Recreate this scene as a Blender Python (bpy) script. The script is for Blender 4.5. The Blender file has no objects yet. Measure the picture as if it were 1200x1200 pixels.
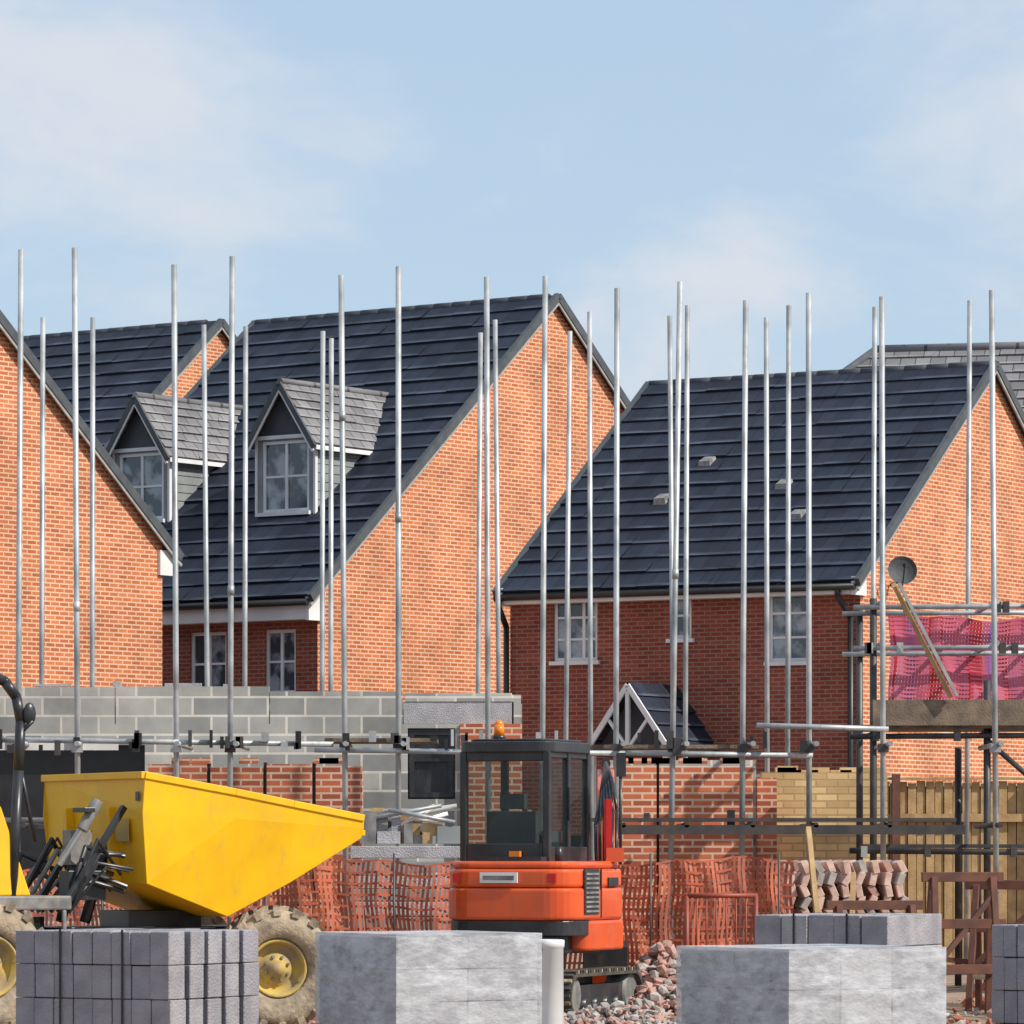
import bpy, bmesh, math, random
from mathutils import Vector, Matrix
R = random.Random(7)
scene = bpy.context.scene
scene.view_settings.view_transform = 'Standard'
scene.view_settings.look = 'None'
scene.view_settings.exposure = 0

# ------------------------------------------------------------------ materials
def nt(name):
    m = bpy.data.materials.new(name); m.use_nodes = True
    n = m.node_tree
    return m, n, n.nodes['Principled BSDF']

def M(name, c1, c2=None, scale=3.0, rough=0.7, metal=0.0, bump=0.0, bscale=40, coat=0.0, spec=0.5, detail=6, contrast=(0.35, 0.65), dirt=None):
    m, n, p = nt(name)
    if c2 is None: c2 = tuple(c*0.8 for c in c1)
    tc = n.nodes.new('ShaderNodeTexCoord')
    no = n.nodes.new('ShaderNodeTexNoise'); no.inputs['Scale'].default_value = scale; no.inputs['Detail'].default_value = detail
    n.links.new(tc.outputs['Object'], no.inputs['Vector'])
    cr = n.nodes.new('ShaderNodeValToRGB')
    cr.color_ramp.elements[0].position = contrast[0]; cr.color_ramp.elements[1].position = contrast[1]
    cr.color_ramp.elements[0].color = (*c1, 1); cr.color_ramp.elements[1].color = (*c2, 1)
    n.links.new(no.outputs['Fac'], cr.inputs['Fac'])
    col = cr.outputs['Color']
    if dirt is not None:
        n4 = n.nodes.new('ShaderNodeTexNoise'); n4.inputs['Scale'].default_value = 9; n4.inputs['Detail'].default_value = 10; n4.inputs['Roughness'].default_value = .7
        mp = n.nodes.new('ShaderNodeMapping'); mp.inputs['Scale'].default_value = (1, 1, .35)
        n.links.new(tc.outputs['Object'], mp.inputs[0]); n.links.new(mp.outputs[0], n4.inputs['Vector'])
        m4 = n.nodes.new('ShaderNodeMapRange'); m4.inputs[1].default_value = .52; m4.inputs[2].default_value = .72; m4.inputs[4].default_value = .7
        n.links.new(n4.outputs[0], m4.inputs[0])
        mx = n.nodes.new('ShaderNodeMix'); mx.data_type = 'RGBA'; n.links.new(m4.outputs[0], mx.inputs[0]); n.links.new(col, mx.inputs[6]); mx.inputs[7].default_value = (*dirt, 1)
        col = mx.outputs[2]
    n.links.new(col, p.inputs['Base Color'])
    p.inputs['Roughness'].default_value = rough
    p.inputs['Metallic'].default_value = metal
    p.inputs['Coat Weight'].default_value = coat
    p.inputs['Specular IOR Level'].default_value = spec
    if bump > 0:
        n2 = n.nodes.new('ShaderNodeTexNoise'); n2.inputs['Scale'].default_value = bscale; n2.inputs['Detail'].default_value = 8
        n.links.new(tc.outputs['Object'], n2.inputs['Vector'])
        b = n.nodes.new('ShaderNodeBump'); b.inputs['Strength'].default_value = bump; b.inputs['Distance'].default_value = 0.03
        n.links.new(n2.outputs['Fac'], b.inputs['Height']); n.links.new(b.outputs['Normal'], p.inputs['Normal'])
    return m

def brickmat(name, c1, c2, mort, bw=0.225, rh=0.075, ms=0.012, rough=0.85, offset=0.5, bump=0.4, edge=None, spec=0.3, var=0.35):
    m, n, p = nt(name)
    uv = n.nodes.new('ShaderNodeUVMap')
    br = n.nodes.new('ShaderNodeTexBrick')
    br.offset = offset
    br.inputs['Scale'].default_value = 1.0
    br.inputs['Color1'].default_value = (*c1, 1); br.inputs['Color2'].default_value = (*c2, 1)
    br.inputs['Mortar'].default_value = (*mort, 1)
    br.inputs['Mortar Size'].default_value = ms; br.inputs['Mortar Smooth'].default_value = 0.2
    br.inputs['Brick Width'].default_value = bw; br.inputs['Row Height'].default_value = rh
    n.links.new(uv.outputs['UV'], br.inputs['Vector'])
    no = n.nodes.new('ShaderNodeTexNoise'); no.inputs['Scale'].default_value = 0.9; no.inputs['Detail'].default_value = 10; no.inputs['Roughness'].default_value = .62
    tc = n.nodes.new('ShaderNodeTexCoord'); n.links.new(tc.outputs['Object'], no.inputs['Vector'])
    mr = n.nodes.new('ShaderNodeMapRange'); mr.inputs['From Min'].default_value = 0.3; mr.inputs['From Max'].default_value = 0.7
    mr.inputs['To Min'].default_value = 1-var*0.5; mr.inputs['To Max'].default_value = 1+var*0.5
    n.links.new(no.outputs['Fac'], mr.inputs['Value'])
    col = br.outputs['Color']
    if edge is not None:  # paler lower edge per course: sun glint painted into the tile colour
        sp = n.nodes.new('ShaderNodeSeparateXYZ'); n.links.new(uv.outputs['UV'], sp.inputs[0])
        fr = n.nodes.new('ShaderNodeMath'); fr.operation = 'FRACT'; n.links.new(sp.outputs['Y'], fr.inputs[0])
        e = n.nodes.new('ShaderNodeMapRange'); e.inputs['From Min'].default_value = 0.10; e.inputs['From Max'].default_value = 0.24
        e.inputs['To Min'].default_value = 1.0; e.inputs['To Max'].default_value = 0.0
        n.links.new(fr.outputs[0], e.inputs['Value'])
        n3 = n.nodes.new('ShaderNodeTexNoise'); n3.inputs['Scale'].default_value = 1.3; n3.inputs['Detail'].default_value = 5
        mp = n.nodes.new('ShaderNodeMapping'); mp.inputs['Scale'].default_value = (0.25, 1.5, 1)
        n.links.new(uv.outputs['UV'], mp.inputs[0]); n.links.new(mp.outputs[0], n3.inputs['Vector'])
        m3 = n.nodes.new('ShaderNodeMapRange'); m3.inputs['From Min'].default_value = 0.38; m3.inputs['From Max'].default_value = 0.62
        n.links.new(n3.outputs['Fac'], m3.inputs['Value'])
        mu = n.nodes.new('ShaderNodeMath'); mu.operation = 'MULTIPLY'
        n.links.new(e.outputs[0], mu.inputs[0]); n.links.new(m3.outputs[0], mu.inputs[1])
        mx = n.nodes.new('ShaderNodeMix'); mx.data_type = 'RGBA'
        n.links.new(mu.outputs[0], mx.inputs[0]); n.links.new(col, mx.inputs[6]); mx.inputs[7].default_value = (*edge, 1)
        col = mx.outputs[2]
    vm = n.nodes.new('ShaderNodeVectorMath'); vm.operation = 'SCALE'
    n.links.new(col, vm.inputs[0]); n.links.new(mr.outputs[0], vm.inputs['Scale'])
    n.links.new(vm.outputs[0], p.inputs['Base Color'])
    p.inputs['Roughness'].default_value = rough; p.inputs['Specular IOR Level'].default_value = spec
    b = n.nodes.new('ShaderNodeBump'); b.inputs['Strength'].default_value = bump; b.inputs['Distance'].default_value = 0.01; b.invert = True
    n.links.new(br.outputs['Fac'], b.inputs['Height']); n.links.new(b.outputs['Normal'], p.inputs['Normal'])
    return m

BRICK = brickmat('brick_orange', (0.53, 0.168, 0.068), (0.35, 0.095, 0.042), (0.58, 0.39, 0.26), ms=0.014, var=.45)
BRICK_SHADED = brickmat('brick_shaded', (0.29, 0.07, 0.043), (0.18, 0.043, 0.03), (0.30, 0.17, 0.13), ms=0.011, var=.45)  # darker copy of the gable brick, shade of the front walls in its colour
BRICK_NEW = brickmat('brick_new', (0.54, 0.15, 0.07), (0.31, 0.08, 0.045), (0.60, 0.42, 0.31), ms=0.013, var=.5)
BUFF = brickmat('buff_stone', (0.64, 0.48, 0.24), (0.44, 0.30, 0.14), (0.36, 0.27, 0.15), bw=0.26, rh=0.085, ms=0.011, var=.6)
BLOCK = brickmat('concrete_block', (0.46, 0.445, 0.41), (0.24, 0.245, 0.24), (0.62, 0.58, 0.52), bw=0.45, rh=0.225, ms=0.016, var=0.7)
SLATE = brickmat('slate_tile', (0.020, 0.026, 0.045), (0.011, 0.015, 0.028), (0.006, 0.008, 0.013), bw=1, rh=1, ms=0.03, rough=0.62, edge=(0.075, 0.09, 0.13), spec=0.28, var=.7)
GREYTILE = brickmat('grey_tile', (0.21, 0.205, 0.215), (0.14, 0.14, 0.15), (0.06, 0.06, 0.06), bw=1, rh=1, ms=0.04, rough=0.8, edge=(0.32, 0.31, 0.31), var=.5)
WHITE = M('white_upvc', (0.76, 0.76, 0.76), (0.62, 0.63, 0.65), 2, 0.4)
VERGE = M('verge_grey', (0.075, 0.085, 0.095), (0.05, 0.06, 0.07), 5, 0.6)
RIDGE = M('ridge_slate', (0.03, 0.035, 0.05), (0.045, 0.05, 0.065), 5, 0.6)
VERGE_L = M('verge_light', (0.36, 0.36, 0.35), (0.24, 0.25, 0.25), 5, 0.6)
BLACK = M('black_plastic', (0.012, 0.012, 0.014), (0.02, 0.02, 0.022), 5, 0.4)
CLAD = M('grey_cladding', (0.26, 0.28, 0.28), (0.20, 0.215, 0.22), 3, 0.7)
CLAD_D = M('dark_cladding', (0.07, 0.075, 0.085), (0.05, 0.05, 0.06), 3, 0.7)
GALV = M('galvanised_steel', (0.52, 0.54, 0.55), (0.22, 0.24, 0.25), 2.2, 0.48, 0.4, contrast=(0.38, 0.7), dirt=(.2, .16, .15))
DARKTUBE = M('dark_steel', (0.05, 0.05, 0.055), (0.1, 0.09, 0.085), 4, 0.5, 0.5)
BOARD = M('scaffold_board', (0.23, 0.17, 0.12), (0.12, 0.09, 0.07), 6, 0.85, bump=0.3)
BOARD_D = M('dark_board', (0.035, 0.035, 0.04), (0.07, 0.06, 0.055), 6, 0.8)
TIMBER = M('timber', (0.50, 0.34, 0.16), (0.35, 0.22, 0.10), 6, 0.8, bump=0.2, dirt=(.25, .17, .1))
TIMBER_R = M('stained_timber', (0.17, 0.065, 0.04), (0.09, 0.04, 0.03), 6, 0.8)
WGLASS = M('window_glass', (0.04, 0.06, 0.08), (0.30, 0.34, 0.38), 2.4, 0.06, 0.0, spec=0.8, contrast=(0.45, 0.58))

def clear_glass():
    m, n, p = nt('cab_glass')
    p.inputs['Base Color'].default_value = (0.05, 0.07, 0.07, 1); p.inputs['Roughness'].default_value = 0.05
    t = n.nodes.new('ShaderNodeBsdfTransparent'); t.inputs[0].default_value = (0.85, 0.92, 0.9, 1)
    mx = n.nodes.new('ShaderNodeMixShader'); mx.inputs[0].default_value = 0.22
    n.links.new(t.outputs[0], mx.inputs[1]); n.links.new(p.outputs[0], mx.inputs[2])
    n.links.new(mx.outputs[0], n.nodes['Material Output'].inputs[0]); return m
CABGLASS = clear_glass()
def wrapmat():
    m, n, p = nt('shrink_wrap')
    p.inputs['Base Color'].default_value = (0.60, 0.62, 0.66, 1); p.inputs['Roughness'].default_value = 0.4
    tc = n.nodes.new('ShaderNodeTexCoord'); mp = n.nodes.new('ShaderNodeMapping'); mp.inputs['Scale'].default_value = (1.8, 1.8, 4.2); mp.inputs['Rotation'].default_value = (.3, .5, 0)
    no = n.nodes.new('ShaderNodeTexNoise'); no.inputs['Scale'].default_value = 2.2; no.inputs['Detail'].default_value = 10; no.inputs['Roughness'].default_value = .66
    n.links.new(tc.outputs['Object'], mp.inputs[0]); n.links.new(mp.outputs[0], no.inputs[0])
    b = n.nodes.new('ShaderNodeBump'); b.inputs['Strength'].default_value = 0.45; b.inputs['Distance'].default_value = 0.04
    n.links.new(no.outputs['Fac'], b.inputs['Height']); n.links.new(b.outputs[0], p.inputs['Normal'])
    mr = n.nodes.new('ShaderNodeMapRange'); mr.inputs[1].default_value = 0.36; mr.inputs[2].default_value = 0.62; mr.inputs[3].default_value = 0.22; mr.inputs[4].default_value = 0.75
    n.links.new(no.outputs['Fac'], mr.inputs[0])
    t = n.nodes.new('ShaderNodeBsdfTransparent'); mx = n.nodes.new('ShaderNodeMixShader')
    n.links.new(mr.outputs[0], mx.inputs[0]); n.links.new(t.outputs[0], mx.inputs[1]); n.links.new(p.outputs[0], mx.inputs[2])
    n.links.new(mx.outputs[0], n.nodes['Material Output'].inputs[0]); return m
WRAP = wrapmat()
YELLOW = M('yellow_paint', (0.84, 0.48, 0.003), (0.76, 0.41, 0.004), 2.5, 0.5, coat=0.08, bump=0.05, bscale=5, dirt=(.60, .36, .05), spec=.35)
YELLOW_D = M('dirty_yellow', (0.60, 0.40, 0.04), (0.35, 0.26, 0.10), 4, 0.6)
HUBM = M('muddy_yellow_hub', (0.52, 0.36, 0.07), (0.30, 0.23, 0.13), 6, 0.8, dirt=(.34, .27, .19))
ORANGE = M('orange_paint', (0.70, 0.095, 0.014), (0.58, 0.07, 0.014), 2.5, 0.3, coat=0.4, dirt=(.50, .09, .04))
RUBBER = M('rubber', (0.03, 0.03, 0.03), (0.09, 0.075, 0.06), 7, 0.85)
MUDRUB = M('muddy_rubber', (0.44, 0.35, 0.25), (0.18, 0.145, 0.11), 7, 0.95, bump=0.5, bscale=25)
BLK = M('machine_black', (0.014, 0.016, 0.02), (0.03, 0.032, 0.036), 4, 0.35, dirt=(.07, .065, .06))
GREYM = M('machine_grey', (0.25, 0.25, 0.24), (0.12, 0.12, 0.12), 7, 0.6, dirt=(.3, .25, .2))
SEAT = M('seat_fabric', (0.04, 0.045, 0.05), (0.06, 0.065, 0.07), 5, 0.8)
AMBER = M('amber_lens', (0.9, 0.25, 0.01), (0.8, 0.2, 0.01), 5, 0.2)
REDL = M('red_lens', (0.6, 0.01, 0.01), None, 5, 0.2)
CHROME = M('chrome', (0.7, 0.7, 0.7), None, 5, 0.15, 1.0)
MESHORG = M('orange_netting', (0.56, 0.135, 0.065), (0.32, 0.085, 0.05), 3, 0.7)
PINK = M('pink_netting', (0.62, 0.11, 0.19), (0.60, 0.17, 0.28), 2, 0.8)
BLUEP = M('purple_netting', (0.22, 0.12, 0.45), (0.45, 0.15, 0.35), 2, 0.8)
REDP = M('red_netting', (0.62, 0.03, 0.05), None, 2, 0.8)
CB1 = M('dense_block', (0.34, 0.325, 0.35), (0.24, 0.23, 0.255), 5, 0.95, bump=0.5, bscale=60)
CB2 = M('dense_block_light', (0.44, 0.43, 0.45), (0.33, 0.32, 0.34), 5, 0.95, bump=0.5, bscale=60)
CB3 = M('dense_block_dark', (0.25, 0.24, 0.265), (0.30, 0.285, 0.32), 5, 0.95, bump=0.5, bscale=60)
CORE = M('block_gap', (0.05, 0.05, 0.055), None, 5, 0.95)
GROUNDM = M('dirt', (0.34, 0.24, 0.17), (0.21, 0.15, 0.11), 0.9, 0.95, bump=0.8, bscale=6)
STONE1 = M('rubble_pink', (0.50, 0.30, 0.25), (0.35, 0.2, 0.16), 6, 0.9)
STONE2 = M('rubble_grey', (0.46, 0.42, 0.39), (0.26, 0.23, 0.21), 6, 0.9)
STONE3 = M('rubble_red', (0.38, 0.12, 0.07), (0.28, 0.09, 0.05), 6, 0.9)
PALEBR = M('pale_brick', (0.68, 0.50, 0.42), (0.50, 0.30, 0.23), 9, 0.9)

# ------------------------------------------------------------------ mesh helper
class G:
    def __init__(s): s.bm = bmesh.new(); s.uvm = {}; s.mats = []
    def mi(s, m):
        if m not in s.mats: s.mats.append(m)
        return s.mats.index(m)
    def face(s, pts, m, uvs=None, smooth=False):
        vs = [s.bm.verts.new(p) for p in pts]
        f = s.bm.faces.new(vs); f.material_index = s.mi(m); f.smooth = smooth
        if uvs: s.uvm[f] = uvs
        return f
    def hexa(s, c, m, smooth=False):
        v = [s.bm.verts.new(p) for p in c]
        for q in ((3, 2, 1, 0), (4, 5, 6, 7), (0, 1, 5, 4), (1, 2, 6, 5), (2, 3, 7, 6), (3, 0, 4, 7)):
            f = s.bm.faces.new([v[i] for i in q]); f.material_index = s.mi(m)
    def box(s, x0, x1, y0, y1, z0, z1, m, mat=None):
        c = [Vector(p) for p in ((x0, y0, z0), (x1, y0, z0), (x1, y1, z0), (x0, y1, z0), (x0, y0, z1), (x1, y0, z1), (x1, y1, z1), (x0, y1, z1))]
        if mat is not None: c = [mat @ p for p in c]
        s.hexa(c, m)
    def beam(s, p0, p1, w, h, m, up=Vector((0, 0, 1))):
        p0 = Vector(p0); p1 = Vector(p1); d = (p1-p0).normalized()
        if abs(d.dot(up)) > 0.98: up = Vector((1, 0, 0))
        a = d.cross(up).normalized()*w/2; b = a.cross(d).normalized()*h/2
        s.hexa([p0-a-b, p0+a-b, p1+a-b, p1-a-b, p0-a+b, p0+a+b, p1+a+b, p1-a+b], m)
    def cyl(s, p0, p1, r, m, n=10, r1=None, caps=True, smooth=True):
        p0 = Vector(p0); p1 = Vector(p1); d = (p1-p0).normalized(); r1 = r if r1 is None else r1
        up = Vector((0, 0, 1)) if abs(d.z) < 0.9 else Vector((1, 0, 0))
        a = d.cross(up).normalized(); b = a.cross(d).normalized()
        A = []; Bv = []
        for i in range(n):
            t = 2*math.pi*i/n; o = a*math.cos(t)+b*math.sin(t)
            A.append(s.bm.verts.new(p0+o*r)); Bv.append(s.bm.verts.new(p1+o*r1))
        for i in range(n):
            j = (i+1) % n
            f = s.bm.faces.new((A[j], A[i], Bv[i], Bv[j])); f.material_index = s.mi(m); f.smooth = smooth
        if caps:
            f = s.bm.faces.new(A); f.material_index = s.mi(m)
            f = s.bm.faces.new(Bv[::-1]); f.material_index = s.mi(m)
    def tube(s, pts, r, m, n=8):
        for i in range(len(pts)-1):
            s.cyl(pts[i], pts[i+1], r, m, n)
        for p in pts[1:-1]: s.ball(p, r*1.0, m, 8, 5)
    def ball(s, c, r, m, u=10, v=6, sc=(1, 1, 1)):
        mt = Matrix.Translation(c) @ Matrix.Diagonal((sc[0]*r, sc[1]*r, sc[2]*r, 1))
        res = bmesh.ops.create_uvsphere(s.bm, u_segments=u, v_segments=v, radius=1, matrix=mt)
        fs = set(f for ve in res['verts'] for f in ve.link_faces)
        for f in fs: f.material_index = s.mi(m); f.smooth = True
    def prism(s, pts, z0, z1, m, axis='z'):
        def mk(a, b, c):
            return {'z': (a, b, c), 'x': (c, a, b), 'y': (a, c, b)}[axis]
        A = [s.bm.verts.new(mk(a, b, z0)) for a, b in pts]; Bv = [s.bm.verts.new(mk(a, b, z1)) for a, b in pts]
        n = len(pts); fs = []
        for i in range(n):
            j = (i+1) % n; fs.append(s.bm.faces.new((A[i], A[j], Bv[j], Bv[i])))
        fs.append(s.bm.faces.new(A[::-1])); fs.append(s.bm.faces.new(Bv))
        for f in fs: f.material_index = s.mi(m)
        if axis == 'y':
            for f in fs: f.normal_flip()
    def lathe(s, prof, m, n=32, axis='x', c=(0, 0, 0)):
        rings = []
        for a, r in prof:
            ring = []
            for i in range(n):
                t = 2*math.pi*i/n
                ring.append(s.bm.verts.new((c[0]+a, c[1]+r*math.cos(t), c[2]+r*math.sin(t))))
            rings.append(ring)
        for k in range(len(rings)-1):
            for i in range(n):
                j = (i+1) % n
                f = s.bm.faces.new((rings[k][i], rings[k][j], rings[k+1][j], rings[k+1][i])); f.material_index = s.mi(m); f.smooth = True
    def obj(s, name, parent=None, bevel=0, seg=2, loc=None, rot=None, fixn=False):
        if fixn: bmesh.ops.recalc_face_normals(s.bm, faces=s.bm.faces)
        s.bm.normal_update()
        ul = s.bm.loops.layers.uv.new('UVMap')
        for f in s.bm.faces:
            if f in s.uvm:
                for l, u in zip(f.loops, s.uvm[f]): l[ul].uv = u
            else:
                n = f.normal
                if abs(n.z) > 0.95 or n.length < .5: t = Vector((1, 0, 0)); b = Vector((0, 1, 0))
                else:
                    t = Vector((0, 0, 1)).cross(n).normalized(); b = n.cross(t)
                for l in f.loops: l[ul].uv = (l.vert.co.dot(t), l.vert.co.dot(b))
        me = bpy.data.meshes.new(name); s.bm.to_mesh(me); s.bm.free()
        for m in s.mats: me.materials.append(m)
        o = bpy.data.objects.new(name, me); scene.collection.objects.link(o)
        if parent: o.parent = parent
        if loc: o.location = loc
        if rot is not None: o.rotation_euler = (0, 0, rot)
        if bevel:
            b = o.modifiers.new('bevel', 'BEVEL'); b.width = bevel; b.segments = seg; b.limit_method = 'ANGLE'; b.angle_limit = math.radians(35)
        return o

def empty(name, loc=(0, 0, 0), rz=0):
    e = bpy.data.objects.new(name, None); e.location = loc; e.rotation_euler = (0, 0, rz)
    scene.collection.objects.link(e); e.empty_display_size = 0.3; return e

# ------------------------------------------------------------------ houses
def slope(g, EL, ER, RR, RL, n, m, h=0.035, tw=0.33):
    EL, ER, RR, RL = map(Vector, (EL, ER, RR, RL))
    nor = (ER-EL).cross(RL-EL).normalized()
    ax = (ER-EL).normalized()
    for i in range(n):
        a, b = i/n, (i+1)/n
        l0 = EL.lerp(RL, a)+nor*h; r0 = ER.lerp(RR, a)+nor*h
        l1 = EL.lerp(RL, b); r1 = ER.lerp(RR, b)
        bl0 = EL.lerp(RL, a); br0 = ER.lerp(RR, a)
        U = lambda p: (p-EL).dot(ax)/tw
        k = max(1, int((r0-l0).length/0.7))
        for j in range(k):
            s0, s1 = j/k, (j+1)/k; dz = nor*R.uniform(-.010, .014)
            A = l0.lerp(r0, s0)+dz; B = l0.lerp(r0, s1)+dz; C = l1.lerp(r1, s1); D = l1.lerp(r1, s0)
            bA = bl0.lerp(br0, s0); bB = bl0.lerp(br0, s1)
            g.face([A, B, C, D], m, [(U(A), i+0.02), (U(B), i+0.02), (U(C), i+0.98), (U(D), i+0.98)])
            g.face([bA, bB, B, A], m, [(U(A), i+0.5), (U(B), i+0.5), (U(B), i+0.6), (U(A), i+0.6)])

def wall_holes(g, X0, X1, Z0, Z1, holes, m, y=0.0, reveal=0.09):
    xs = sorted(set([X0, X1]+[h[0] for h in holes]+[h[1] for h in holes]))
    zs = sorted(set([Z0, Z1]+[h[2] for h in holes]+[h[3] for h in holes]))
    for i in range(len(xs)-1):
        for j in range(len(zs)-1):
            cx = (xs[i]+xs[i+1])/2; cz = (zs[j]+zs[j+1])/2
            if any(h[0] < cx < h[1] and h[2] < cz < h[3] for h in holes): continue
            g.face([(xs[i], y, zs[j]), (xs[i+1], y, zs[j]), (xs[i+1], y, zs[j+1]), (xs[i], y, zs[j+1])], m)
    for a, b, c, d in holes:
        r = y+reveal
        g.face([(a, y, c), (a, r, c), (a, r, d), (a, y, d)][::-1], m)
        g.face([(b, y, c), (b, r, c), (b, r, d), (b, y, d)], m)
        g.face([(a, y, d), (b, y, d), (b, r, d), (a, r, d)][::-1], m)
        g.face([(a, y, c), (b, y, c), (b, r, c), (a, r, c)], m)

def window(parent, x0, x1, z0, z1, y, cols=2, rows=2, sill=True, name='window', fw=0.06):
    g = G()
    yf = y+0.04
    g.box(x0, x0+fw, yf, yf+0.06, z0, z1, WHITE); g.box(x1-fw, x1, yf, yf+0.06, z0, z1, WHITE)
    g.box(x0+fw, x1-fw, yf, yf+0.06, z0, z0+fw, WHITE); g.box(x0+fw, x1-fw, yf, yf+0.06, z1-fw, z1, WHITE)
    for i in range(1, cols):
        x = x0+(x1-x0)*i/cols; g.box(x-0.03, x+0.03, yf+0.004, yf+0.055, z0+fw, z1-fw, WHITE)
    for j in range(1, rows):
        z = z0+(z1-z0)*j/rows; g.box(x0+fw, x1-fw, yf+0.008, yf+0.05, z-0.02, z+0.02, WHITE)
    g.face([(x0+fw, yf+0.03, z0+fw), (x1-fw, yf+0.03, z0+fw), (x1-fw, yf+0.03, z1-fw), (x0+fw, yf+0.03, z1-fw)], WGLASS)
    if sill: g.box(x0-0.06, x1+0.06, y-0.07, y+0.035, z0-0.07, z0-0.002, WHITE)
    g.obj(name, parent)

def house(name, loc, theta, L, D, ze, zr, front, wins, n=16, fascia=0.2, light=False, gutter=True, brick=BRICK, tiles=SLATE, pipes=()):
    e = empty(name, (loc[0], loc[1], 0), -theta)
    a = D/2; k = (zr-ze)/a
    g = G()
    wall_holes(g, -L, 0, -0.5, ze, [(w[0], w[1], w[2], w[3]) for w in wins], front)
    g.face([(0, D, -0.5), (-L, D, -0.5), (-L, D, ze), (0, D, ze)], front)
    g.face([(0, 0, -0.5), (0, D, -0.5), (0, D, ze), (0, a, zr-0.05), (0, 0, ze)], brick)
    g.face([(-L, 0, -0.5), (-L, D, -0.5), (-L, D, ze), (-L, a, zr-0.05), (-L, 0, ze)][::-1], brick)
    g.obj('walls', e)
    for w in wins: window(e, w[0], w[1], w[2], w[3], 0.0, w[4], w[5])
    ov = 0.35; vo = 0.10; t = 0.06
    ey = -ov; ez = ze-ov*k
    g = G()
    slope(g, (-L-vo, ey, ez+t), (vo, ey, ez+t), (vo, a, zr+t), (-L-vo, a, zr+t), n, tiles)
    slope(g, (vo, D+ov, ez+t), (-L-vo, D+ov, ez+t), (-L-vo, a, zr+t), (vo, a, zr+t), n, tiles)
    g.face([(-L-vo, ey, ez), (vo, ey, ez), (vo, a, zr), (-L-vo, a, zr)][::-1], VERGE)
    g.face([(vo, D+ov, ez), (-L-vo, D+ov, ez), (-L-vo, a, zr), (vo, a, zr)][::-1], VERGE)
    g.obj('roof', e)
    g = G()
    for i in range(int((L+2*vo)/0.45)):
        x = -L-vo+i*0.45
        g.cyl((x, a, zr+t-0.045), (x+0.46, a, zr+t-0.05), 0.09, RIDGE, 8)
    g.obj('ridge_tiles', e)
    g = G()
    for x in (vo+0.012, -L-vo-0.012):
        for y0, s in ((ey, 1), (D+ov, -1)):
            p0 = Vector((x, y0, ez+0.03)); p1 = Vector((x, a, zr+0.03))
            g.beam(p0, p1, 0.09, 0.15, VERGE)
            o = 0.012 if x > 0 else -0.012
            g.beam(p0+Vector((o, 0, -0.13)), p1+Vector((o, 0, -0.13)), 0.03, 0.05, VERGE_L)
        for y0 in (ey, D+ov):
            s = 1 if y0 < 0 else -1
            yy = sorted((y0+s*0.02, y0+s*(ov+0.12)))
            xx = sorted((x-0.05*(1 if x > 0 else -1), x-0.13*(1 if x > 0 else -1)+0.0))
            g.box(xx[0], xx[1], yy[0], yy[1], ez-fascia-0.02, ez+0.14, WHITE)
    g.obj('verge_boards', e)
    g = G()
    for y0, y1 in ((ey+0.03, ey+0.06), (D+ov-0.06, D+ov-0.03)):
        g.box(-L-vo+0.13, vo-0.13, y0, y1, ez-fascia, ez-0.01, WHITE)
    g.box(-L-vo+0.13, vo-0.13, ey+0.062, -0.003, ez-fascia, ez-fascia+0.03, WHITE)
    g.obj('fascia', e)
    if gutter:
        g = G()
        g.cyl((-L-vo, ey-0.04, ez-0.04), (vo-0.02, ey-0.04, ez-0.04), 0.06, BLACK, 8)
        for x in pipes:
            q = x+(0.1 if x > -1 else -0.02)
            g.tube([(x, ey-0.04, ez-0.08), (x, ey-0.03, ez-0.2), (q, -0.07, ez-0.55), (q, -0.07, 0)], 0.055, BLACK)
        g.obj('guttering', e)
    return e, k

th = math.radians
hc, kc = house('brick_house', (6.03*.88, 78*.88), th(30), 7.0, 11.0, 6.4, 10.45, BRICK_SHADED,
    [(-1.78, -1.0, 4.85, 6.12, 2, 3), (-6.1, -5.2, 4.95, 6.12, 3, 3), (-3.72, -3.3, 5.3, 6.12, 1, 2), (-2.2, -1.1, 1.6, 2.9, 2, 2)], n=15, fascia=0.16, pipes=(-0.25, -7.02))
hc.scale = (.88, .88, .88); hc.location.z = .18
# porch
g = G()
px0, px1, pz0, pz1, py = -4.4, -2.8, 3.3, 4.42, -1.7
pc = (px0+px1)/2
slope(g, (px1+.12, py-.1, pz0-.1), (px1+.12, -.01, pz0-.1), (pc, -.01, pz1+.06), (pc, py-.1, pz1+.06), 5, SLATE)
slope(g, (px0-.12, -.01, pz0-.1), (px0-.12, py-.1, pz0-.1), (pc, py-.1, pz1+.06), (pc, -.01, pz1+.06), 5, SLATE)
for s, x in ((1, px1), (-1, px0)):
    g.beam((x+s*.1, py-.12, pz0-.12), (pc, py-.12, pz1+0.0), 0.09, 0.05, WHITE, up=Vector((0, -1, 0)))
g.beam((px0, py-.1, pz0-.02), (px1, py-.1, pz0-.02), 0.07, 0.08, WHITE)
g.beam((pc, py-.1, pz0), (pc, py-.1, pz1-.1), 0.07, 0.07, WHITE)
g.beam((pc, py-.095, pz0+.02), (pc-.38, py-.095, pz0+.52), 0.05, 0.05, WHITE)
g.beam((pc, py-.095, pz0+.02), (pc+.38, py-.095, pz0+.52), 0.05, 0.05, WHITE)
g.face([(px0, py+.25, pz0), (px1, py+.25, pz0), (pc, py+.25, pz1)], CLAD_D)
g.box(px0+.02, px0+.12, py-.1, py, 0, pz0-.07, WHITE); g.box(px1-.12, px1-.02, py-.1, py, 0, pz0-.07, WHITE)
g.box(pc-.45, pc+.45, -.06, -.004, 0, 2.1, CLAD_D)
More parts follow.
